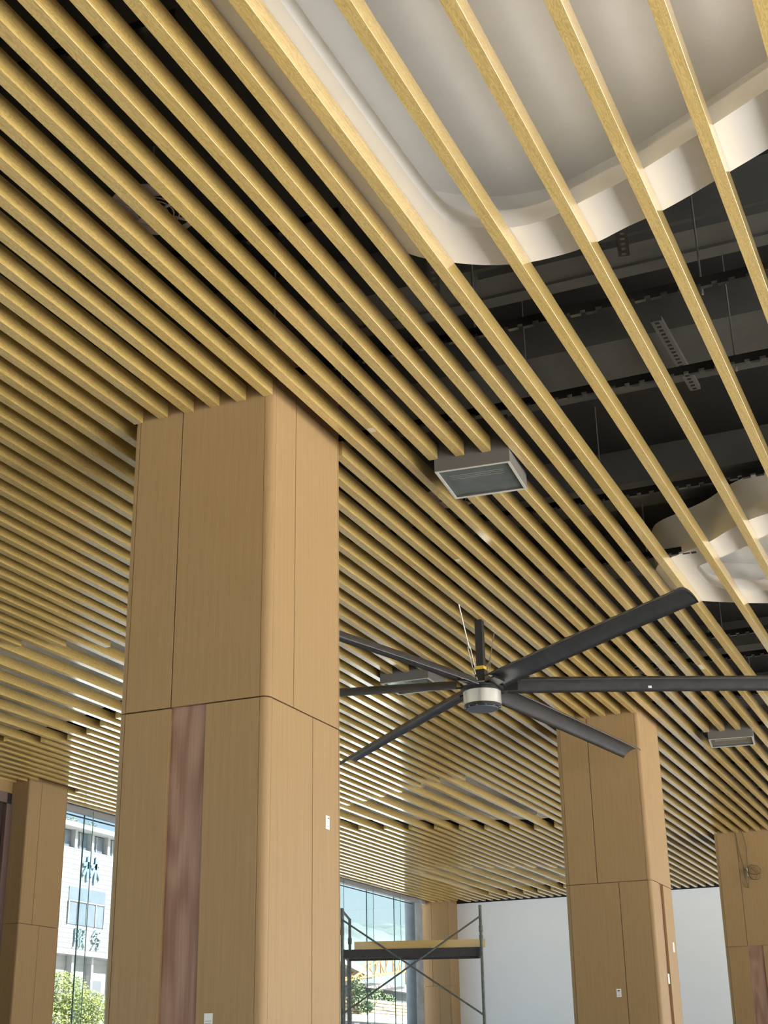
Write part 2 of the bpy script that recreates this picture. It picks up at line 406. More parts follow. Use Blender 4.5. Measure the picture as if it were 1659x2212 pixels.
# perforated channel offcuts in the void
def channel(label, p0, p1, w, nholes, dark=False):
    p0 = Vector(p0); p1 = Vector(p1); d = (p1-p0); ln = d.length; d.normalize(); s = d.cross(Vector((0, 0, 1))); s.normalize(); u = s.cross(d)
    root = tag(empty('perforated_channel', p0), label, 'metal channel')
    m = MB(); mid = (p0+p1)/2
    m.obox(mid, d*ln/2, s*w/2, u*.0015)
    for sg in (-1, 1): m.obox(mid+s*sg*w/2+u*.012, d*ln/2, s*.0015, u*.012)
    m.build('channel', M['rail' if dark else 'channel'], root)
    for i in range(nholes):
        c = p0+d*(ln*(i+.5)/nholes)-u*.002
        MB().obox(c, d*ln/nholes*.22, s*w*.2, u*.0008).build('slot', M['beam' if dark else 'hole'], root)
channel('short perforated metal channel hanging by the first white cove rim', (5.30, 1.115, H+.36), (5.55, 1.165, H+.36), .05, 6, True)
channel('short perforated metal channel seen between two slats left of the cove tip', (5.12, 1.95, H+.32), (5.42, 2.05, H+.32), .05, 6, True)
channel('long slanting perforated metal channel crossing the grey beam', (6.19, 1.17, H+.35), (7.05, 1.155, H+.36), .055, 20)

# round fixtures above the slats
def round_fixture(label, c, r):
    root = tag(empty('round_fixture', (c[0], c[1], ZT)), label, 'vent', 'round fixtures above the slats')
    n = 40
    MB().cyl(c, r, ZT+.03, ZT+.036, n).build('rim_plate', M['disc'], root)
    m = MB()
    for q in range(4):
        rr = r*(.2+.13*q)
        m.tube([(c[0]+rr*math.cos(t*2*math.pi/24), c[1]+rr*math.sin(t*2*math.pi/24), ZT+.024) for t in range(24)], .003, 5, closed=True)
    m.build('grille_ring', M['disc'], root)
    for q in range(3):
        a = q*math.pi/3+.3
        MB().obox((c[0], c[1], ZT+.022), (math.cos(a)*r*.95, math.sin(a)*r*.95, 0), (-math.sin(a)*.006, math.cos(a)*.006, 0), (0, 0, .003)).build('grille_bar', M['disc'], root)
    MB().cyl((c[0]+r*.12, c[1]-r*.2), r*.62, ZT+.0245, ZT+.0295, n).build('dark_centre', M['hole'], root)
round_fixture('round pale vent half hidden above the slats at upper left', (4.03, 2.72), .175)
round_fixture('round pale fixture peeping out behind the nearest box light', (7.36, 2.73), .16)
round_fixture('small round pale fixture above the slats near the upper right fan blade', (11.70, 2.60), .14)

# ------------------------------------------------------------------ white coves
def spline(pts, n):
    m = len(pts); out = []
    for i in range(m):
        p0, p1, p2, p3 = (Vector((*pts[(i+j-1) % m], 0)) for j in range(4))
        for s in range(n):
            t = s/n
            out.append(.5*((2*p1)+(p2-p0)*t+(2*p0-5*p1+4*p2-p3)*t*t+(3*p1-p0-3*p2+p3)*t**3))
    return out
def offset(c, d):
    n = len(c); out = []
    for i in range(n):
        t = c[(i+1) % n]-c[i-1]; t.normalize()
        out.append(c[i]+Vector((t.y, -t.x, 0))*d)
    for _ in range(4):
        out = [out[i]*.5+(out[i-1]+out[(i+1) % n])*.25 for i in range(n)]
    return out
def band(name, a, za, b_, zb, root, mat):
    n = len(a); m = MB()
    m.add([(p.x, p.y, za) for p in a]+[(p.x, p.y, zb) for p in b_], [(i, (i+1) % n, n+(i+1) % n, n+i) for i in range(n)], True)
    return m.build(name, mat, root)
def cove(label, pts, w=.28, h=.29, n=6):
    area = sum(pts[i][0]*pts[(i+1) % len(pts)][1]-pts[(i+1) % len(pts)][0]*pts[i][1] for i in range(len(pts)))
    if area < 0: pts = pts[::-1]
    O = spline(pts, n); I = offset(O, -w); Wc = offset(O, -w*.45)
    cx = sum(p.x for p in O)/len(O); cy = sum(p.y for p in O)/len(O)
    root = tag(empty('ceiling_cove', (cx, cy, ZT)), label, 'ceiling cove')
    z = ZT+.003
    band('outer_skirt', O, z, O, z+h, root, M['white'])
    band('rim_soffit', O, z, I, z, root, M['white'])
    band('inner_lip', I, z, I, z+.085, root, M['white'])
    band('lip_ledge', I, z+.085, Wc, z+.085, root, M['white'])
    band('recess_wall', Wc, z+.085, Wc, z+h-.03, root, M['white'])
    nn = len(Wc); m = MB(); m.add([(p.x, p.y, z+h-.03) for p in Wc], [tuple(range(nn))])
    m.add([(p.x, p.y, z+h) for p in O], [tuple(range(nn))]); m.build('lid', M['white'], root)
    return root
cove('large white wavy-edged ceiling cove nearest the viewer',
     [(0, 1.97), (1.5, 1.975), (3.0, 1.975), (4.0, 1.97), (4.45, 1.96), (4.67, 1.92), (4.80, 1.83), (4.87, 1.74), (4.95, 1.61), (4.995, 1.46), (5.0, 1.34), (4.99, 1.24), (4.96, 1.13), (4.91, 1.01), (4.86, .86), (4.79, .71), (4.70, .54), (4.62, .39), (4.4, 0), (4.1, -.5), (3.6, -1.1), (2.6, -1.6), (1.2, -1.8), (-.5, -1.7), (-1.8, -1.0), (-2.3, 0), (-2.0, 1.0), (-1.2, 1.7)], n=5)
cove('white wavy-edged ceiling cove beyond the upper right fan blade',
     [(8.30, .75), (8.39, 1.02), (8.48, 1.19), (8.60, 1.32), (8.73, 1.45), (8.85, 1.63), (8.95, 1.79), (9.05, 1.87), (9.2, 1.915), (9.36, 1.925), (9.55, 1.915), (9.72, 1.87), (9.93, 1.75), (10.07, 1.56), (10.21, 1.32), (10.4, .9), (10.6, .3), (10.6, -.6), (10.2, -1.4), (9.5, -1.7), (8.8, -1.5), (8.3, -.9), (8.1, -.2), (8.18, .35)], n=5)
cove('recessed pale cove above the gapped slats at far left', [(8.75, 5.75), (8.45, 6.6), (8.2, 7.4), (8.2, 8.3), (8.6, 8.95), (9.6, 9.1), (10.7, 8.95), (11.0, 8.5), (10.85, 7.9), (10.5, 7.2), (10.0, 6.2), (9.6, 5.6)], n=4)
cove('recessed pale cove above the gapped slats behind the fan', [(14.95, 5.45), (15.1, 6.0), (15.45, 6.8), (15.85, 7.5), (16.2, 8.05), (16.7, 8.3), (17.05, 8.0), (17.45, 7.4), (17.85, 6.7), (18.2, 6.0), (18.3, 5.6), (18.0, 5.3), (17.2, 5.2), (16.0, 5.2), (15.2, 5.25)], n=4)
cove('recessed pale cove above the gapped slats near the end wall', [(22.75, 6.0), (22.35, 6.7), (21.95, 7.4), (21.55, 8.2), (21.7, 8.7), (22.5, 8.95), (23.8, 8.95), (24.9, 8.8), (25.1, 8.3), (24.95, 7.7), (24.6, 7.1), (24.2, 6.4), (23.7, 5.9), (23.2, 5.8)], n=4)

# ------------------------------------------------------------------ clad columns
G = .003
def corner(m, cx, cy, r, a0, z0, z1, n=8):
    t = .02
    pts = [(cx+r*math.cos(a0+q*math.pi/2/n), cy+r*math.sin(a0+q*math.pi/2/n)) for q in range(n+1)]
    pin = [(cx+(r-t)*math.cos(a0+q*math.pi/2/n), cy+(r-t)*math.sin(a0+q*math.pi/2/n)) for q in range(n+1)]
    vs = [(x, y, z0) for x, y in pts]+[(x, y, z1) for x, y in pts]
    m.add(vs, [(q, q+1, n+2+q, n+1+q) for q in range(n)], True)
    vs = [(x, y, z) for z in (z0, z1) for x, y in pts+pin]; k = 2*(n+1)
    for b_, fl in ((0, 1), (k, 0)):
        for q in range(n):
            f = (b_+q, b_+q+1, b_+n+1+q+1, b_+n+1+q); m.add([vs[i] for i in f], [(3, 2, 1, 0) if fl else (0, 1, 2, 3)])
    for q in (0, n):
        m.add([vs[q], vs[n+1+q], vs[k+n+1+q], vs[k+q]], [(0, 1, 2, 3)])
def clad_column(label, x0, x1, y0, y1, faces, top=None, r=.04, group='wood-clad columns', core_top=None):
    top = ZT+.30 if top is None else top
    root = tag(empty('clad_column', ((x0+x1)/2, (y0+y1)/2, 0)), label, 'column', group)
    MB().box(x0+.024, x1-.024, y0+.024, y1-.024, 0, top-.02).build('core_board', M['ply'], root)
    for (z0, z1) in ((.0, JZ-G), (JZ+G, top)):
        for (cx, cy, a) in ((x0+r, y0+r, math.pi), (x1-r, y0+r, -math.pi/2), (x1-r, y1-r, 0), (x0+r, y1-r, math.pi/2)):
            m = MB(); corner(m, cx, cy, r, a, z0, z1); m.build('corner_trim', M['panel'], root)
    for face, tiers in faces.items():
        for (seams, skip), (z0, z1) in zip(tiers, ((0, JZ-G), (JZ+G, top))):
            lo, hi = (y0, y1) if face in 'LB' else (x0, x1)
            ed = [lo+r]+list(seams)+[hi-r]
            for i in range(len(ed)-1):
                if i in skip: continue
                a, b_ = ed[i]+G*.9, ed[i+1]-G*.9
                t = .022
                if face == 'L': m = MB().cham(x0, x0+t, a, b_, z0, z1, .0012)
                elif face == 'B': m = MB().cham(x1-t, x1, a, b_, z0, z1, .0012)
                elif face == 'R': m = MB().cham(a, b_, y0, y0+t, z0, z1, .0012)
                else: m = MB().cham(a, b_, y1-t, y1, z0, z1, .0012)
                m.build('panel', M['panel'], root)
    return root
x = COLX[0]
clad_column('large wood-clad column nearest the viewer with a bare reddish plywood strip', x, x+CD, CY0, CY1,
            {'L': [([3.269, 3.455], (1,)), ([3.455], ())], 'R': [([5.939], ()), ([5.736], ())], 'B': [([3.4], ()), ([3.4], ())], 'F': [([5.9], ()), ([5.8], ())]})
x = COLX[1]
clad_column('wood-clad column in the middle distance behind the lower right fan blade', x, x+CD, CY0-.01, CY1-.005,
            {'L': [([3.239], ()), ([3.434], ())], 'R': [([12.985, 13.135], (1,)), ([12.93], ())], 'B': [([3.4], ()), ([3.4], ())], 'F': [([13.1], ()), ([13.1], ())]})
x = COLX[2]
clad_column('wood-clad column at right edge with a coil of grey cable', x, x+CD, CY0, CY1,
            {'L': [([3.236, 3.434], (1,)), ([3.436], ())], 'R': [([20.6], ()), ([20.6], ())], 'B': [([3.4], ()), ([3.4], ())], 'F': [([20.6], ()), ([20.6], ())]})
clad_column('wood-clad wall column at left edge beside the maroon door frame', 12.72, 13.44, 9.80, 10.32,
            {'L': [([], ()), ([], ())], 'R': [([13.07], ()), ([12.94], ())], 'B': [([], ()), ([], ())]}, top=ZT+.2, r=.026)
clad_column('wood-clad wall column in the far corner behind the scaffold', 25.75, 26.19, 9.87, 10.44,
            {'L': [([10.11], ()), ([10.237], ())], 'R': [([], ()), ([], ())]}, top=ZT+.2, r=.026)
rc = MB(); rc.cyl((25.33, 10.43), .165, 0, H+.2, 32)
tag(rc.build('concrete_pillar', M['concrete']), 'mottled grey round concrete pillar beside the far corner column', 'pillar')

# paper stickers on the cladding
def sticker(label, face, at, c, w, h, marks):
    """face 'L' : on plane x=at, c=(y,z);  'R' : on plane y=at, c=(x,z)"""
    o = (at, c[0], c[1]) if face == 'L' else (c[0], at, c[1])
    root = tag(empty('paper_sticker', o), label, 'sticker', 'paper stickers on the columns')
    def q(name, u0, u1, v0, v1, d, mat):
        if face == 'L': MB().box(at-d-.0008, at-d+.0004, c[0]-u1*w, c[0]-u0*w, c[1]+v0*h, c[1]+v1*h).build(name, mat, root)
        else: MB().box(c[0]+u0*w, c[0]+u1*w, at-d-.0008, at-d+.0004, c[1]+v0*h, c[1]+v1*h).build(name, mat, root)
    q('paper', -.5, .5, -.5, .5, .0006, M['paper'])
    for (u0, u1, v0, v1, mt) in marks: q('print', u0, u1, v0, v1, .0014, M[mt])
    return root
sticker('white paper sticker low on the shaded face of the nearest column', 'L', COLX[0], (3.203, 1.81), .041, .13,
        [(-.42, .08, -.10, -.04, 'ink'), (-.38, .38, .25, .27, 'grey_ink'), (-.38, .3, .18, .2, 'grey_ink'), (-.38, .36, .02, .035, 'grey_ink'), (-.38, .2, -.2, -.18, 'grey_ink')])
sticker('narrow white sticker on the lit face of the nearest column', 'R', CY0, (6.10, 2.745), .042, .064,
        [(.05, .4, .3, .36, 'ink'), (-.2, .2, .08, .12, 'grey_ink'), (-.2, .2, -.05, -.02, 'grey_ink'), (-.2, .3, -.3, -.27, 'grey_ink')])
sticker('square white sticker on the shaded face of the middle column', 'L', COLX[1], (3.31, 2.28), .042, .068,
        [(-.3, .25, .2, .33, 'ink'), (-.25, .2, .0, .06, 'grey_ink'), (-.3, .3, -.3, -.24, 'grey_ink')])
sticker('upper thin sticker on the lit edge of the middle column', 'R', CY0-.01, (13.36, 2.69), .055, .085, [(-.3, .3, .1, .14, 'grey_ink')])
sticker('lower thin sticker on the lit edge of the middle column', 'R', CY0-.01, (13.05, 2.40), .06, .085, [(-.3, .3, .1, .14, 'grey_ink')])

# ------------------------------------------------------------------ box lights
for (c, ly, lx, a, ks), lab in zip(LIGHTS, ('grey box light nearest the viewer with a scratched dark glass face', 'grey box light left of the fan motor', 'grey box light at far right beyond the fan')):
    root = tag(empty('box_light', (c[0], c[1], H-.075), a), lab, 'ceiling light', 'box lights set among the slats')
    hx, hy, t, hh = lx/2, ly/2, .012, .27
    def wallbox(nm, z0, z1, ins, tt, mat, par=root):
        m = MB(); A, B = hx-ins, hy-ins
        m.box(-A, -A+tt, -B, B, z0, z1); m.box(A-tt, A, -B, B, z0, z1)
        m.box(-A+tt, A-tt, -B, -B+tt, z0, z1); m.box(-A+tt, A-tt, B-tt, B, z0, z1)
        return m.build(nm, mat, par, local=True)
    hs = wallbox('housing', .002, hh, 0, t, M['housing'])
    MB().box(-hx, hx, -hy, hy, hh, hh+.01).build('back_plate', M['housing'], root, local=True)
    wallbox('rim', 0, .004, 0, t+.003, M['rim'])
    MB().box(-hx+t, hx-t, -hy+t, hy-t, .014, .020).build('glass_face', M['lens'], root, local=True)
    m = MB()
    for q in range(3):
        yy = -hy*.6+.2*q*hy; pts = [(-hx*.45+.12*q*hx+.006*math.sin(3.1*s+q), hy*.75-s*hy*.16, .0133) for s in range(10)]
        m.tube(pts, .0007, 4)
    m.build('scratch', M['rim'], root, local=True)

# ------------------------------------------------------------------ ceiling fan
FX, FY, FZ = 9.392, 3.292, 2.555+ZC
fan = tag(empty('ceiling_fan', (FX, FY, FZ)), 'large six-blade dark ceiling fan with brushed silver motor on a black downrod', 'ceiling fan')
def loc(mb, nm, mat, par=fan, **k): return mb.build(nm, mat, par, local=True, **k)
mt = loc(MB().cyl((0, 0), .137, -.055, .040, 48), 'motor_housing', M['motor'])
loc(MB().cyl((0, 0), .132, -.078, -.0551, 48, ).cyl((0, 0), .120, .0401, .060, 48), 'motor_flange', M['black'])
loc(MB().cyl((0, 0), .112, -.088, -.0781, 48), 'bottom_cap', M['blue'])
for q in range(12):
    a = q*math.pi/6
    MB().cyl((.126*math.cos(a), .126*math.sin(a)), .005, -.081, -.0782, 8).build('bolt', M['motor'], mt, local=True)
loc(MB().cyl((0, 0), .155, .0601, .072, 48), 'hub_plate', M['black'])
loc(MB().box(-.027, .027, -.027, .027, .16, .72), 'downrod', M['black'])
loc(MB().box(-.030, .030, -.030, .030, .205, .232), 'yellow_tape_band', M['yellow'])
loc(MB().box(-.036, .036, -.036, .036, .115, .2049).cyl((0, 0), .018, .072, .116, 16), 'rod_clamp', M['black'])
loc(MB().cyl((0, 0), .085, .098, .104, 24), 'guard_disc', M['motor'])
# blade: cambered hollow profile
BL, CH, BETA = 2.45, .185, math.radians(-16)
def section(s):
    u = 1-.12*s; pts = []
    n = 9
    for i in range(n):                       # top, leading to trailing
        t = i/(n-1); pts.append(((t-.5)*CH*u, .055*u*(1-(2*t-1)**2)+.004))
    for i in range(n):                       # underside back
        t = 1-i/(n-1); pts.append(((t-.5)*CH*u, .055*u*(1-(2*t-1)**2)*.80-.003))
    return pts
bm = MB(); ns = 8; cnt = 18; vs = []
for j in range(ns+1):
    s = j/ns; rr = .185+(BL-.185)*s; zz = .075-.05*s-.02*s*s
    for (t, w) in section(s):
        vs.append((rr, t*math.cos(BETA)-w*math.sin(BETA)*0, zz+t*math.sin(BETA)+w))
fs = []
for j in range(ns):
    for q in range(cnt):
        fs.append((j*cnt+q, j*cnt+(q+1) % cnt, (j+1)*cnt+(q+1) % cnt, (j+1)*cnt+q))
bm.add(vs, fs, True); bm.add(vs[:cnt], [tuple(reversed(range(cnt)))]); bm.add(vs[-cnt:], [tuple(range(cnt))])
blade_me = bm.mesh('blade', M['blade'])
cap = MB(); e = [(BL+.001, y, z) for (x_, y, z) in vs[-cnt:]]; e2 = [(BL+.009, y*1.04, z) for (x_, y, z) in vs[-cnt:]]
cap.add(e+e2, [(q, (q+1) % cnt, cnt+(q+1) % cnt, cnt+q) for q in range(cnt)]); cap.add(e2, [tuple(range(cnt))]); cap.add(e, [tuple(reversed(range(cnt)))])
cap_me = cap.mesh('end_cap', M['black'])
arm = MB(); arm.obox((.19, 0, .078), (.07, 0, 0), (0, .045*math.cos(BETA), .045*math.sin(BETA)), (0, 0, .007))
for q in (-1, 1): arm.cyl((.15, q*.025), .008, .084+q*.006, .098+q*.006, 8)
arm_me = arm.mesh('blade_arm', M['black'])
for q in range(6):
    b_ = link('blade', blade_me, fan, local=True, rot=(0, 0, math.radians(-11.5+60*q)))
    link('end_cap', cap_me, b_, local=True); link('blade_arm', arm_me, b_, local=True)
# safety cables with turnbuckles
for (dx, dy) in ((-.46, 0.0), (.39, .01)):
    top = Vector((dx, dy, H-FZ+.06)); bot = Vector((dx*.22, dy*.22, .10)); d = bot-top
    m = MB().tube([top, top+d*.55], .0042, 6); loc(m, 'safety_cable', M['steel'])
    m = MB(); s = Vector((-d.y, d.x, 0)); s.normalize()
    for sg in (-1, 1): m.tube([top+d*.60+s*sg*.009, top+d*.86+s*sg*.009], .0035, 6)
    m.tube([top+d*.55, top+d*.62], .006, 6); m.tube([top+d*.84, top+d*.92], .006, 6)
    m.tube([bot+Vector((.012*math.cos(t), .012*math.sin(t)*.3, .012*math.sin(t)+.02)) for t in [i*math.pi/5 for i in range(10)]], .003, 5, closed=True)
    loc(m, 'turnbuckle', M['steel'])
b5 = [o for o in fan.children if o.name.startswith('blade')][5]
sc_ = MB().obox((1.20, -.02, .03), (.012, .002, 0), (0, .010, .003), (0, .002, .009)); sc_.build('tape_scrap', M['paper'], b5, local=True)

# ------------------------------------------------------------------ scaffold
D = 19.2; u = Vector((.941, .338, 0)); u.normalize(); v = Vector((-u.y, u.x, 0))
P0 = u*D                                  # right front post
SL = 1.83
scf = tag(empty('scaffold_tower', tuple(P0+v*SL/2)), 'weathered steel scaffold tower with cross braces and a dark deck', 'scaffold')
def at(a, b_, z): return P0+v*a+u*b_+Vector((0, 0, z))
PR = .021; DW = 1.15; TOPZ = .111*D+ZC
for a in (0, SL):
    for b_ in (0, DW):
        tz = TOPZ if b_ == 0 else TOPZ-.02
        MB().tube([at(a, b_, 0), at(a, b_, tz)], PR, 10).build('post', M['scaf'], scf)
        MB().tube([at(a, b_, tz-.34), at(a, b_, tz-.26)], PR*1.35, 10).build('coupling_pin', M['scaf'], scf)
    for z in (.35, 1.7, 2.05, TOPZ-.52, TOPZ-.03):
        MB().tube([at(a, 0, z), at(a, DW, z)], PR*.8, 8).build('rung', M['scaf'], scf)
    for b_ in (.3, .85): MB().tube([at(a, b_, 2.05), at(a, b_, TOPZ-.52)], PR*.6, 8).build('ladder_bar', M['scaf'], scf)
zl_t, zl_b = .1033*D+ZC, .0417*D+ZC
zr_t, zr_b = .1035*D+ZC, .0395*D+ZC
for b_ in (-.03,):
    MB().tube([at(SL, b_, zl_t), at(0, b_, zr_b)], .012, 8).build('cross_brace', M['scaf'], scf)
    MB().tube([at(SL, b_, zl_b), at(0, b_, zr_t)], .012, 8).build('cross_brace', M['scaf'], scf)
    MB().tube([at(SL, b_, zl_b-.3), at(0, b_, .4)], .012, 8).build('cross_brace', M['scaf'], scf)
    MB().tube([at(SL, b_, .4), at(0, b_, zr_b-.3)], .012, 8).build('cross_brace', M['scaf'], scf)
zd = .0835*D+ZC
dk = MB()
dk.obox(at(SL/2, DW*.28, zd-.010), v*(SL/2-.05), u*.22, Vector((0, 0, .012)))
dk.obox(at(SL/2, DW*.28-.22, zd-.05), v*(SL/2-.03), u*.012, Vector((0, 0, .055)))
dk.obox(at(SL/2, DW*.28+.22, zd-.05), v*(SL/2-.03), u*.012, Vector((0, 0, .055)))
dk.build('deck', M['deck'], scf)
for a in (.03, SL-.03): MB().obox(at(a, DW*.28, zd-.05), v*.018, u*.24, Vector((0, 0, .05))).build('deck_hook', M['deck'], scf)
ls = MB(); ls.obox(at(SL/2-.10, DW*.28-.16, zd+.006+.052), v*(SL/2-.05), u*.027, Vector((0, 0, .050)))
tag(ls.build('loose_slat', M['slat']), 'loose golden slat lying on the scaffold deck', 'wood slat')

# ------------------------------------------------------------------ cable coil on the right column
cc = tag(empty('cable_coil', (COLX[2]-.02, 3.39, 2.45+ZC)), 'hanging grey cable tied in a loose coil on the right-edge column', 'cable')
def cp(px, py, d=.02): return (COLX[2]-d, 3.436-(px-1589)/129.0, 3.135+ZC-(py-1800)/125.0*.79)
def px(pts, d=.02): return [cp(a, b_, d+.004*math.sin(i*1.7)) for i, (a, b_) in enumerate(pts)]
MB().tube(px([(1588, 1797), (1590, 1815), (1593, 1845), (1597, 1872), (1598, 1890), (1601, 1910), (1602.5, 1920)]), .005, 6).build('lead', M['cable'], cc)
MB().tube(px([(1600, 1797), (1604, 1815), (1606, 1830), (1605.5, 1850), (1604.5, 1875)], .03), .005, 6).build('lead', M['cable'], cc)
loops = [[(1604, 1876), (1612, 1871), (1622, 1874), (1627, 1883), (1625, 1890), (1617, 1892), (1608, 1889), (1605, 1882)],
         [(1605, 1877), (1612, 1879), (1618, 1886), (1620, 1895), (1616, 1903), (1609, 1901), (1606, 1892)],
         [(1606, 1876), (1616, 1877), (1624, 1888), (1625, 1897), (1621, 1903), (1613, 1903), (1607, 1895)],
         [(1598, 1880), (1594, 1893), (1593, 1905), (1596, 1917), (1601, 1920), (1605, 1910), (1606, 1895), (1603, 1882)]]
for i, lp in enumerate(loops):
    MB().tube([(p.x, p.y, p.z) for p in [Vector(q) for q in px(lp, .03+.012*i)]], .005, 6, closed=True).build('loop', M['cable'], cc)
MB().tube(px([(1603, 1878), (1604, 1895)], .05), .009, 6).build('tie', M['disc'], cc)

# ------------------------------------------------------------------ tape and film scraps on the slats
def scrap(label, k, x0, L, side=0, w=.03):
    y = Y0+DP*k
    if side: m = MB().box(x0, x0+L, y-.0022, y-.0014, H+.02, H+.02+w)
    else: m = MB().box(x0, x0+L, y+.008, y+.008+w, H-.0034, H-.0024)
    tag(m.build('film_scrap', M['film']), label, 'tape scrap', 'tape scraps on the slats')
scrap('pale tape scrap on a slat just left of the nearest box light', 12, 6.03, .05)
scrap('pale tape scrap on a slat above the fan motor', 14, 8.08, .05)
scrap('pale torn film scrap on a slat right of the horizontal fan blade', 8, 11.33, .15)

# ------------------------------------------------------------------ outside
tag(MB().box(-120, 260, YW+.9, 130, -.5, -.1).build('outside_ground', M['ground']), 'pale ground outside the left windows', 'ground', kind='structure')
tag(MB().box(-120, 200, -150, YR-.25, -.5, -.1).build('outside_paving', M['ground']), 'pale sunlit paving outside the right openings', 'ground', kind='structure')
BY = 38.0
bld = tag(empty('office_building', (53, BY, 0)), 'white tiled office building with blue sign characters outside the left window', 'building')
bw = MB(); bw.box(40, 75, BY, BY+12, 5.28+ZC, 9.82+ZC); bw.build('wall', M['tile'], bld)
MB().box(39.5, 75.5, BY-.45, BY+12.2, 10.62+ZC, 10.82+ZC).build('roof_slab', M['facade'], bld)
MB().box(40, 75, BY+.35, BY+12, 9.82+ZC, 10.62+ZC).build('upper_wall', M['facade'], bld)
MB().box(39.8, 75.2, BY-.12, BY+.05, 5.28+ZC, 5.48+ZC).build('band', M['facade'], bld)
MB().box(40, 75, BY+.5, BY+12, -.1, 5.28+ZC).build('ground_floor_wall', M['grey_facade'], bld)
for i in range(-10, 18):
    xa = 52.9+1.28*i
    MB().box(xa-.09, xa+.09, BY-.02, BY+.36, 9.82+ZC, 10.62+ZC).build('mullion', M['facade'], bld)
    w_ = MB().box(xa+.12, xa+1.16, BY+.22, BY+.27, 9.85+ZC, 10.58+ZC).build('upper_window', M['pane_far'], bld)
    MB().box(xa+.55, xa+.61, BY+.18, BY+.23, 9.85+ZC, 10.58+ZC).build('window_bar', M['facade'], w_)
for wx in (44.6, 48.6, 52.62, 56.62, 60.6):
    w_ = MB().box(wx, wx+2.75, BY-.03, BY+.02, 6.56+ZC, 8.14+ZC).build('window', M['pane_far'], bld)
    for fx in (0, .68, 1.37, 2.06, 2.72): MB().box(wx+fx-.03, wx+fx+.03, BY-.07, BY-.03, 6.56+ZC, 7.55+ZC).build('window_bar', M['facade'], w_)
    MB().box(wx, wx+2.75, BY-.07, BY-.03, 7.52+ZC, 7.57+ZC).build('transom', M['grey_facade'], w_)
for wx in (50.3, 52.0, 53.7, 55.2, 56.9):
    MB().box(wx, wx+.9, BY+.42, BY+.49, 2.5+ZC, 4.35+ZC).build('ground_floor_window', M['dark_roof'], bld)
    MB().box(wx-.25, wx-.1, BY+.2, BY+.49, 0, 5.28+ZC).build('pilaster', M['facade'], bld)
def strokes(name, segs, ox, oz, w, h, th, mat):
    m = MB()
    for pl in segs:
        for (a, b_) in zip(pl, pl[1:]):
            p = Vector((ox+a[0]*w, 0, oz+a[1]*h)); q = Vector((ox+b_[0]*w, 0, oz+b_[1]*h)); d = q-p; n = Vector((-d.z, 0, d.x)); n.normalize()
            m.obox(((p.x+q.x)/2, BY-.06, (p.z+q.z)/2), d*.5+d.normalized()*th*.3, n*th*.5, (0, .03, 0))
    m.build(name, mat, bld)
LIN = [[(.02,.66),(.45,.76)],[(.26,.96),(.25,.06)],[(.25,.64),(.02,.26)],[(.27,.60),(.44,.40)],[(.48,.62),(.96,.78)],[(.74,1.0),(.70,.0)],[(.72,.68),(.46,.24)],[(.72,.66),(1.0,.2)]]
WU = [[(.45,1.0),(.18,.68)],[(.36,.88),(.78,.88),(.16,.48)],[(.34,.76),(.92,.50)],[(.20,.38),(.80,.38),(.72,.03),(.58,.1)],[(.50,.50),(.40,.25),(.16,.0)]]
FU = [[(.1,.97),(.1,.3),(.02,.02)],[(.1,.97),(.4,.97),(.4,.05)],[(.1,.7),(.4,.7)],[(.1,.44),(.4,.44)],[(.54,.97),(.9,.97),(.9,.72),(.78,.74)],[(.54,.97),(.54,.02)],[(.54,.56),(.88,.56),(.56,.05)],[(.6,.5),(.98,.04)]]
strokes('sign_character', LIN, 53.52, 8.47+ZC, 1.28, 1.08, .15, M['sign_blue'])
strokes('sign_character', FU, 53.12, 5.62+ZC, .85, .78, .055, M['sign_teal'])
strokes('sign_character', WU, 54.36, 5.62+ZC, .86, .80, .055, M['sign_teal'])

def foliage(m, c, rx, ry, rz, n, s, rnd):
    for _ in range(n):
        while True:
            p = Vector((rnd.uniform(-1, 1), rnd.uniform(-1, 1), rnd.uniform(-1, 1)))
            if .25 < p.length < 1: break
        o = Vector((c[0]+p.x*rx, c[1]+p.y*ry, c[2]+p.z*rz))
        a = Vector((rnd.gauss(0, 1), rnd.gauss(0, 1), rnd.gauss(0, 1))); a.normalize(); b_ = a.orthogonal(); b_.normalize()
        a *= s*rnd.uniform(.6, 1.3); b_ *= s*.55
        m.add([o-a, o+b_, o+a, o-b_], [(0, 1, 2, 3)])
def tree(name, label, base, top, blobs, n, s, mat, cat='tree', group=None):
    r = random.Random(len(label)+int(base[0]*10))
    root = tag(empty(name, base), label, cat, group)
    tz = sum(b_[2] for b_ in blobs)/len(blobs)
    MB().tube([base, (base[0]+.05, base[1], (base[2]+tz)/2), (base[0], base[1], tz)], [.09, .07, .04], 8).build('trunk', M['bark'], root)
    m = MB()
    for (x_, y_, z_, rx, ry, rz) in blobs: foliage(m, (x_, y_, z_), rx, ry, rz, n, s, r)
    m.build('foliage', mat, root)
    return root
ty = 21.0; k_ = ty/38
tree('leafy_tree', 'yellow-green leafy tree outside the left window', (53.0*k_, ty, -.1), 0,
     [(52.6*k_, ty, 3.7*k_+ZC, .75, .6, .50), (51.7*k_, ty+.2, 2.9*k_+ZC, .7, .6, .55), (54.4*k_, ty, 3.1*k_+ZC, .55, .6, .45), (53.2*k_, ty, 2.3*k_+ZC, 1.3, .8, .6)], 2200, .040, M['leaf'])
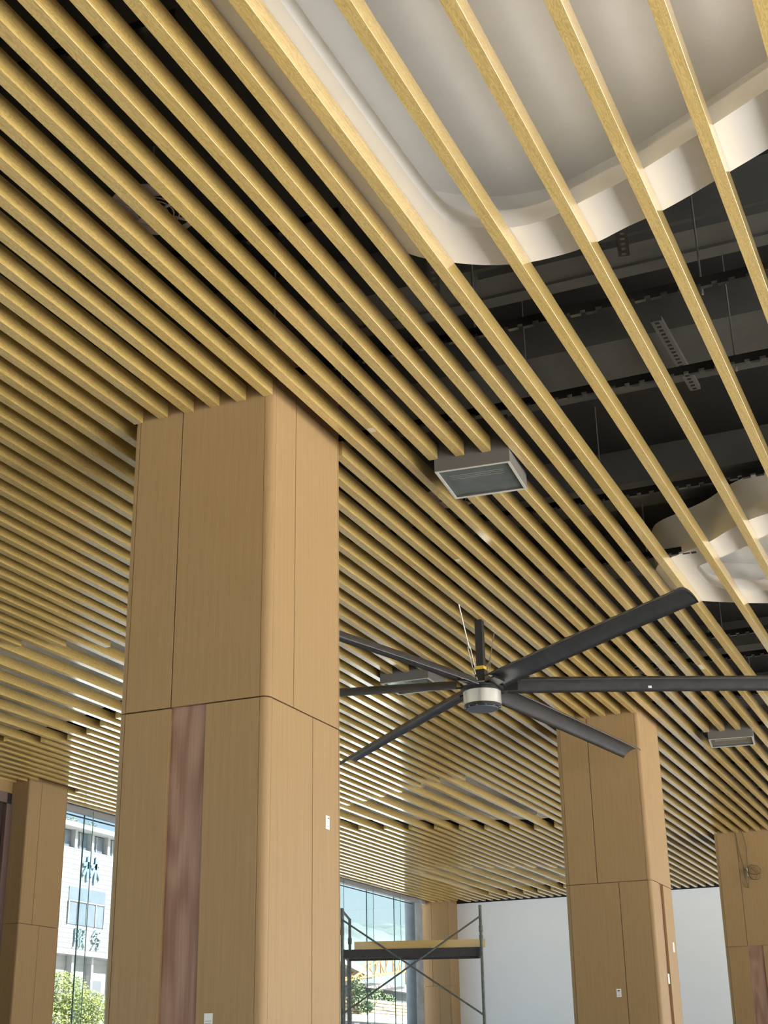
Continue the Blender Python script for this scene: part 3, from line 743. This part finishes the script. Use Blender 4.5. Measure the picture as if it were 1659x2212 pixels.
for i, (bx, wz, ww, lb) in enumerate(((51.9, 11.05, .55, 'leafy bush on the office roof at the left'), (53.2, 11.0, .5, 'leafy bush in the middle of the office roof edge'), (54.7, 10.98, .7, 'reddish-leaved bush at the right of the office roof'))):
    tree('roof_bush', lb, (bx, BY+.6, 10.8+ZC), 0, [(bx, BY+.6, wz+ZC, ww, .4, .3)], 260, .06, M['leaf2'], 'bush', 'bushes on the office roof')

# hill, shed, truss, stone wall seen through the right-hand glazing
hm = MB(); nx, ny = 260, 20; rr = random.Random(3); hv = []
for j in range(ny+1):
    for i in range(nx+1):
        x_ = 60+180*i/nx; y_ = 58+60*j/ny; t = min(1, j/ny*1.6)
        hv.append((x_, y_, -1+ (22.0+ .02*(x_-150)+1.0*math.sin(x_*.09)+.7*math.sin(x_*.31+1)+rr.uniform(-.6, .6))*(t*t*(3-2*t))+ZC*t))
hm.add(hv, [(j*(nx+1)+i, j*(nx+1)+i+1, (j+1)*(nx+1)+i+1, (j+1)*(nx+1)+i) for j in range(ny) for i in range(nx)], True)
tag(hm.build('wooded_hill', M['hill']), 'hazy wooded hill on the skyline outside the far window', 'hill', kind='structure')
RY = 35.0; K = RY/45.0
def rp(x_, z_): return Vector((x_*K, RY, z_*K+ZC))
# truss boom
tr = tag(empty('truss_boom', tuple(rp(102, 7))), 'orange-yellow lattice truss boom rising to the right outside the far window', 'truss')
bot_ = [(97.0, 6.75), (99.0, 7.03), (101.5, 7.34), (104.0, 7.62), (107.6, 8.0), (111, 8.35)]; top_ = [(97.4, 6.95), (99.0, 7.45), (101.5, 8.25), (104.0, 9.05), (107.6, 9.9), (111, 10.4)]
def chord(nm, pts, r, dy=0): MB().tube([rp(*p)+Vector((0, dy, 0)) for p in pts], r, 6).build(nm, M['truss'], tr)
for dy in (0, .5): chord('lower_chord', bot_, .07, dy); chord('upper_chord', top_, .07, dy)
def lerp(pl, t):
    t *= len(pl)-1; i = min(int(t), len(pl)-2); f = t-i
    return (pl[i][0]*(1-f)+pl[i+1][0]*f, pl[i][1]*(1-f)+pl[i+1][1]*f)
for i in range(13):
    t0, t1 = i/13, (i+1)/13
    chord('web_bar', [lerp(bot_, t0), lerp(top_, t1)] if i % 2 else [lerp(top_, t0), lerp(bot_, t1)], .045, .0)
    chord('web_bar', [lerp(bot_, t1), lerp(top_, t1)], .045, .25)
chord('mast', [(107.5, 7.0), (107.5, 10.2)], .08); chord('drop_leg', [(97.6, 6.8), (97.5, 5.9)], .08); chord('drop_leg', [(98.9, 7.0), (98.0, 6.4)], .06)
# sheds
sh = tag(empty('pale_roof_shed', tuple(rp(96, 7))), 'low shed with a pale sloping roof left of the truss', 'shed')
m = MB(); a, b_, c2, d_ = rp(92.5, 8.95), rp(101.0, 7.55), rp(101.0, 7.1), rp(92.5, 8.35); off = Vector((2, 6, 0))
m.add([a, b_, c2, d_, a+off, b_+off, c2+off, d_+off], [(0, 3, 2, 1), (4, 5, 6, 7), (0, 1, 5, 4), (1, 2, 6, 5), (2, 3, 7, 6), (3, 0, 4, 7)]); m.build('roof', M['roof_far'], sh)
m = MB(); m.box(93*K, 101*K, RY+1.5, RY+5, 0, 7.4*K+ZC); m.build('wall', M['hill'], sh)
sh2 = tag(empty('grey_shed', tuple(rp(103, 5))), 'dark grey shed under the truss boom', 'shed')
MB().box(98.0*K, 118*K, RY+1.6, RY+6, 0, 6.6*K+ZC).build('wall', M['dark_roof'], sh2)
MB().box(97.4*K, 119*K, RY+1.1, RY+6.4, 6.6*K+ZC, 7.0*K+ZC).build('roof', M['roof_far'], sh2)
# stone wall: individual blocks
sw = tag(empty('stone_wall', tuple(rp(101, 4.5))), 'low sandstone block retaining wall outside the far window', 'stone wall')
stm = [MB().cham(-.5, .5, -.5, .5, -.5, .5, .06).mesh('stone', M['stone'])]
rr = random.Random(5); zc = 4.40
for row in range(5):
    hh = .235; xx = 95.5+rr.uniform(-.6, 0)
    while xx < 110.5:
        ww = rr.uniform(1.0, 2.2)
        p = rp(xx+ww/2, zc+hh/2)
        link('stone', stm[0], sw, loc=(p.x-rp(101, 4.5).x, rr.uniform(-.04, .04)+.02, p.z-rp(101, 4.5).z), scale=(ww*K-.03, .5, hh*K-.018)); xx += ww
    zc += hh
MB().box(95*K, 111*K, RY+.2, RY+.5, 0, 5.5*K+ZC).build('backing', M['dark_roof'], sw)
tag(MB().box(94*K, 112*K, RY-1.2, RY-.3, 3.95*K+ZC, 4.32*K+ZC).build('concrete_ledge', M['ledge']), 'white concrete ledge below the sandstone wall', 'ledge')
tree('bush', 'green bush left of the sandstone wall', (96.3*K, RY-.75, 4.32*K+ZC), 0, [(96.5*K, RY-.75, 5.35*K+ZC, .9, .35, .7), (96.2*K, RY-.75, 6.2*K+ZC, .7, .35, .6), (97.8*K, RY-.75, 4.95*K+ZC, .7, .33, .33)], 420, .09, M['leaf2'], 'bush', 'bushes by the stone wall')
tree('bush', 'green bush growing over the sandstone wall under the shed', tuple(rp(104.4, 0)-Vector((0, -.85, ZC+.1))), 0, [(104.3*K, RY+.85, 6.0*K+ZC, 1.3, .2, .45), (106.5*K, RY+.85, 5.8*K+ZC, 1.0, .2, .35)], 520, .09, M['leaf2'], 'bush', 'bushes by the stone wall')
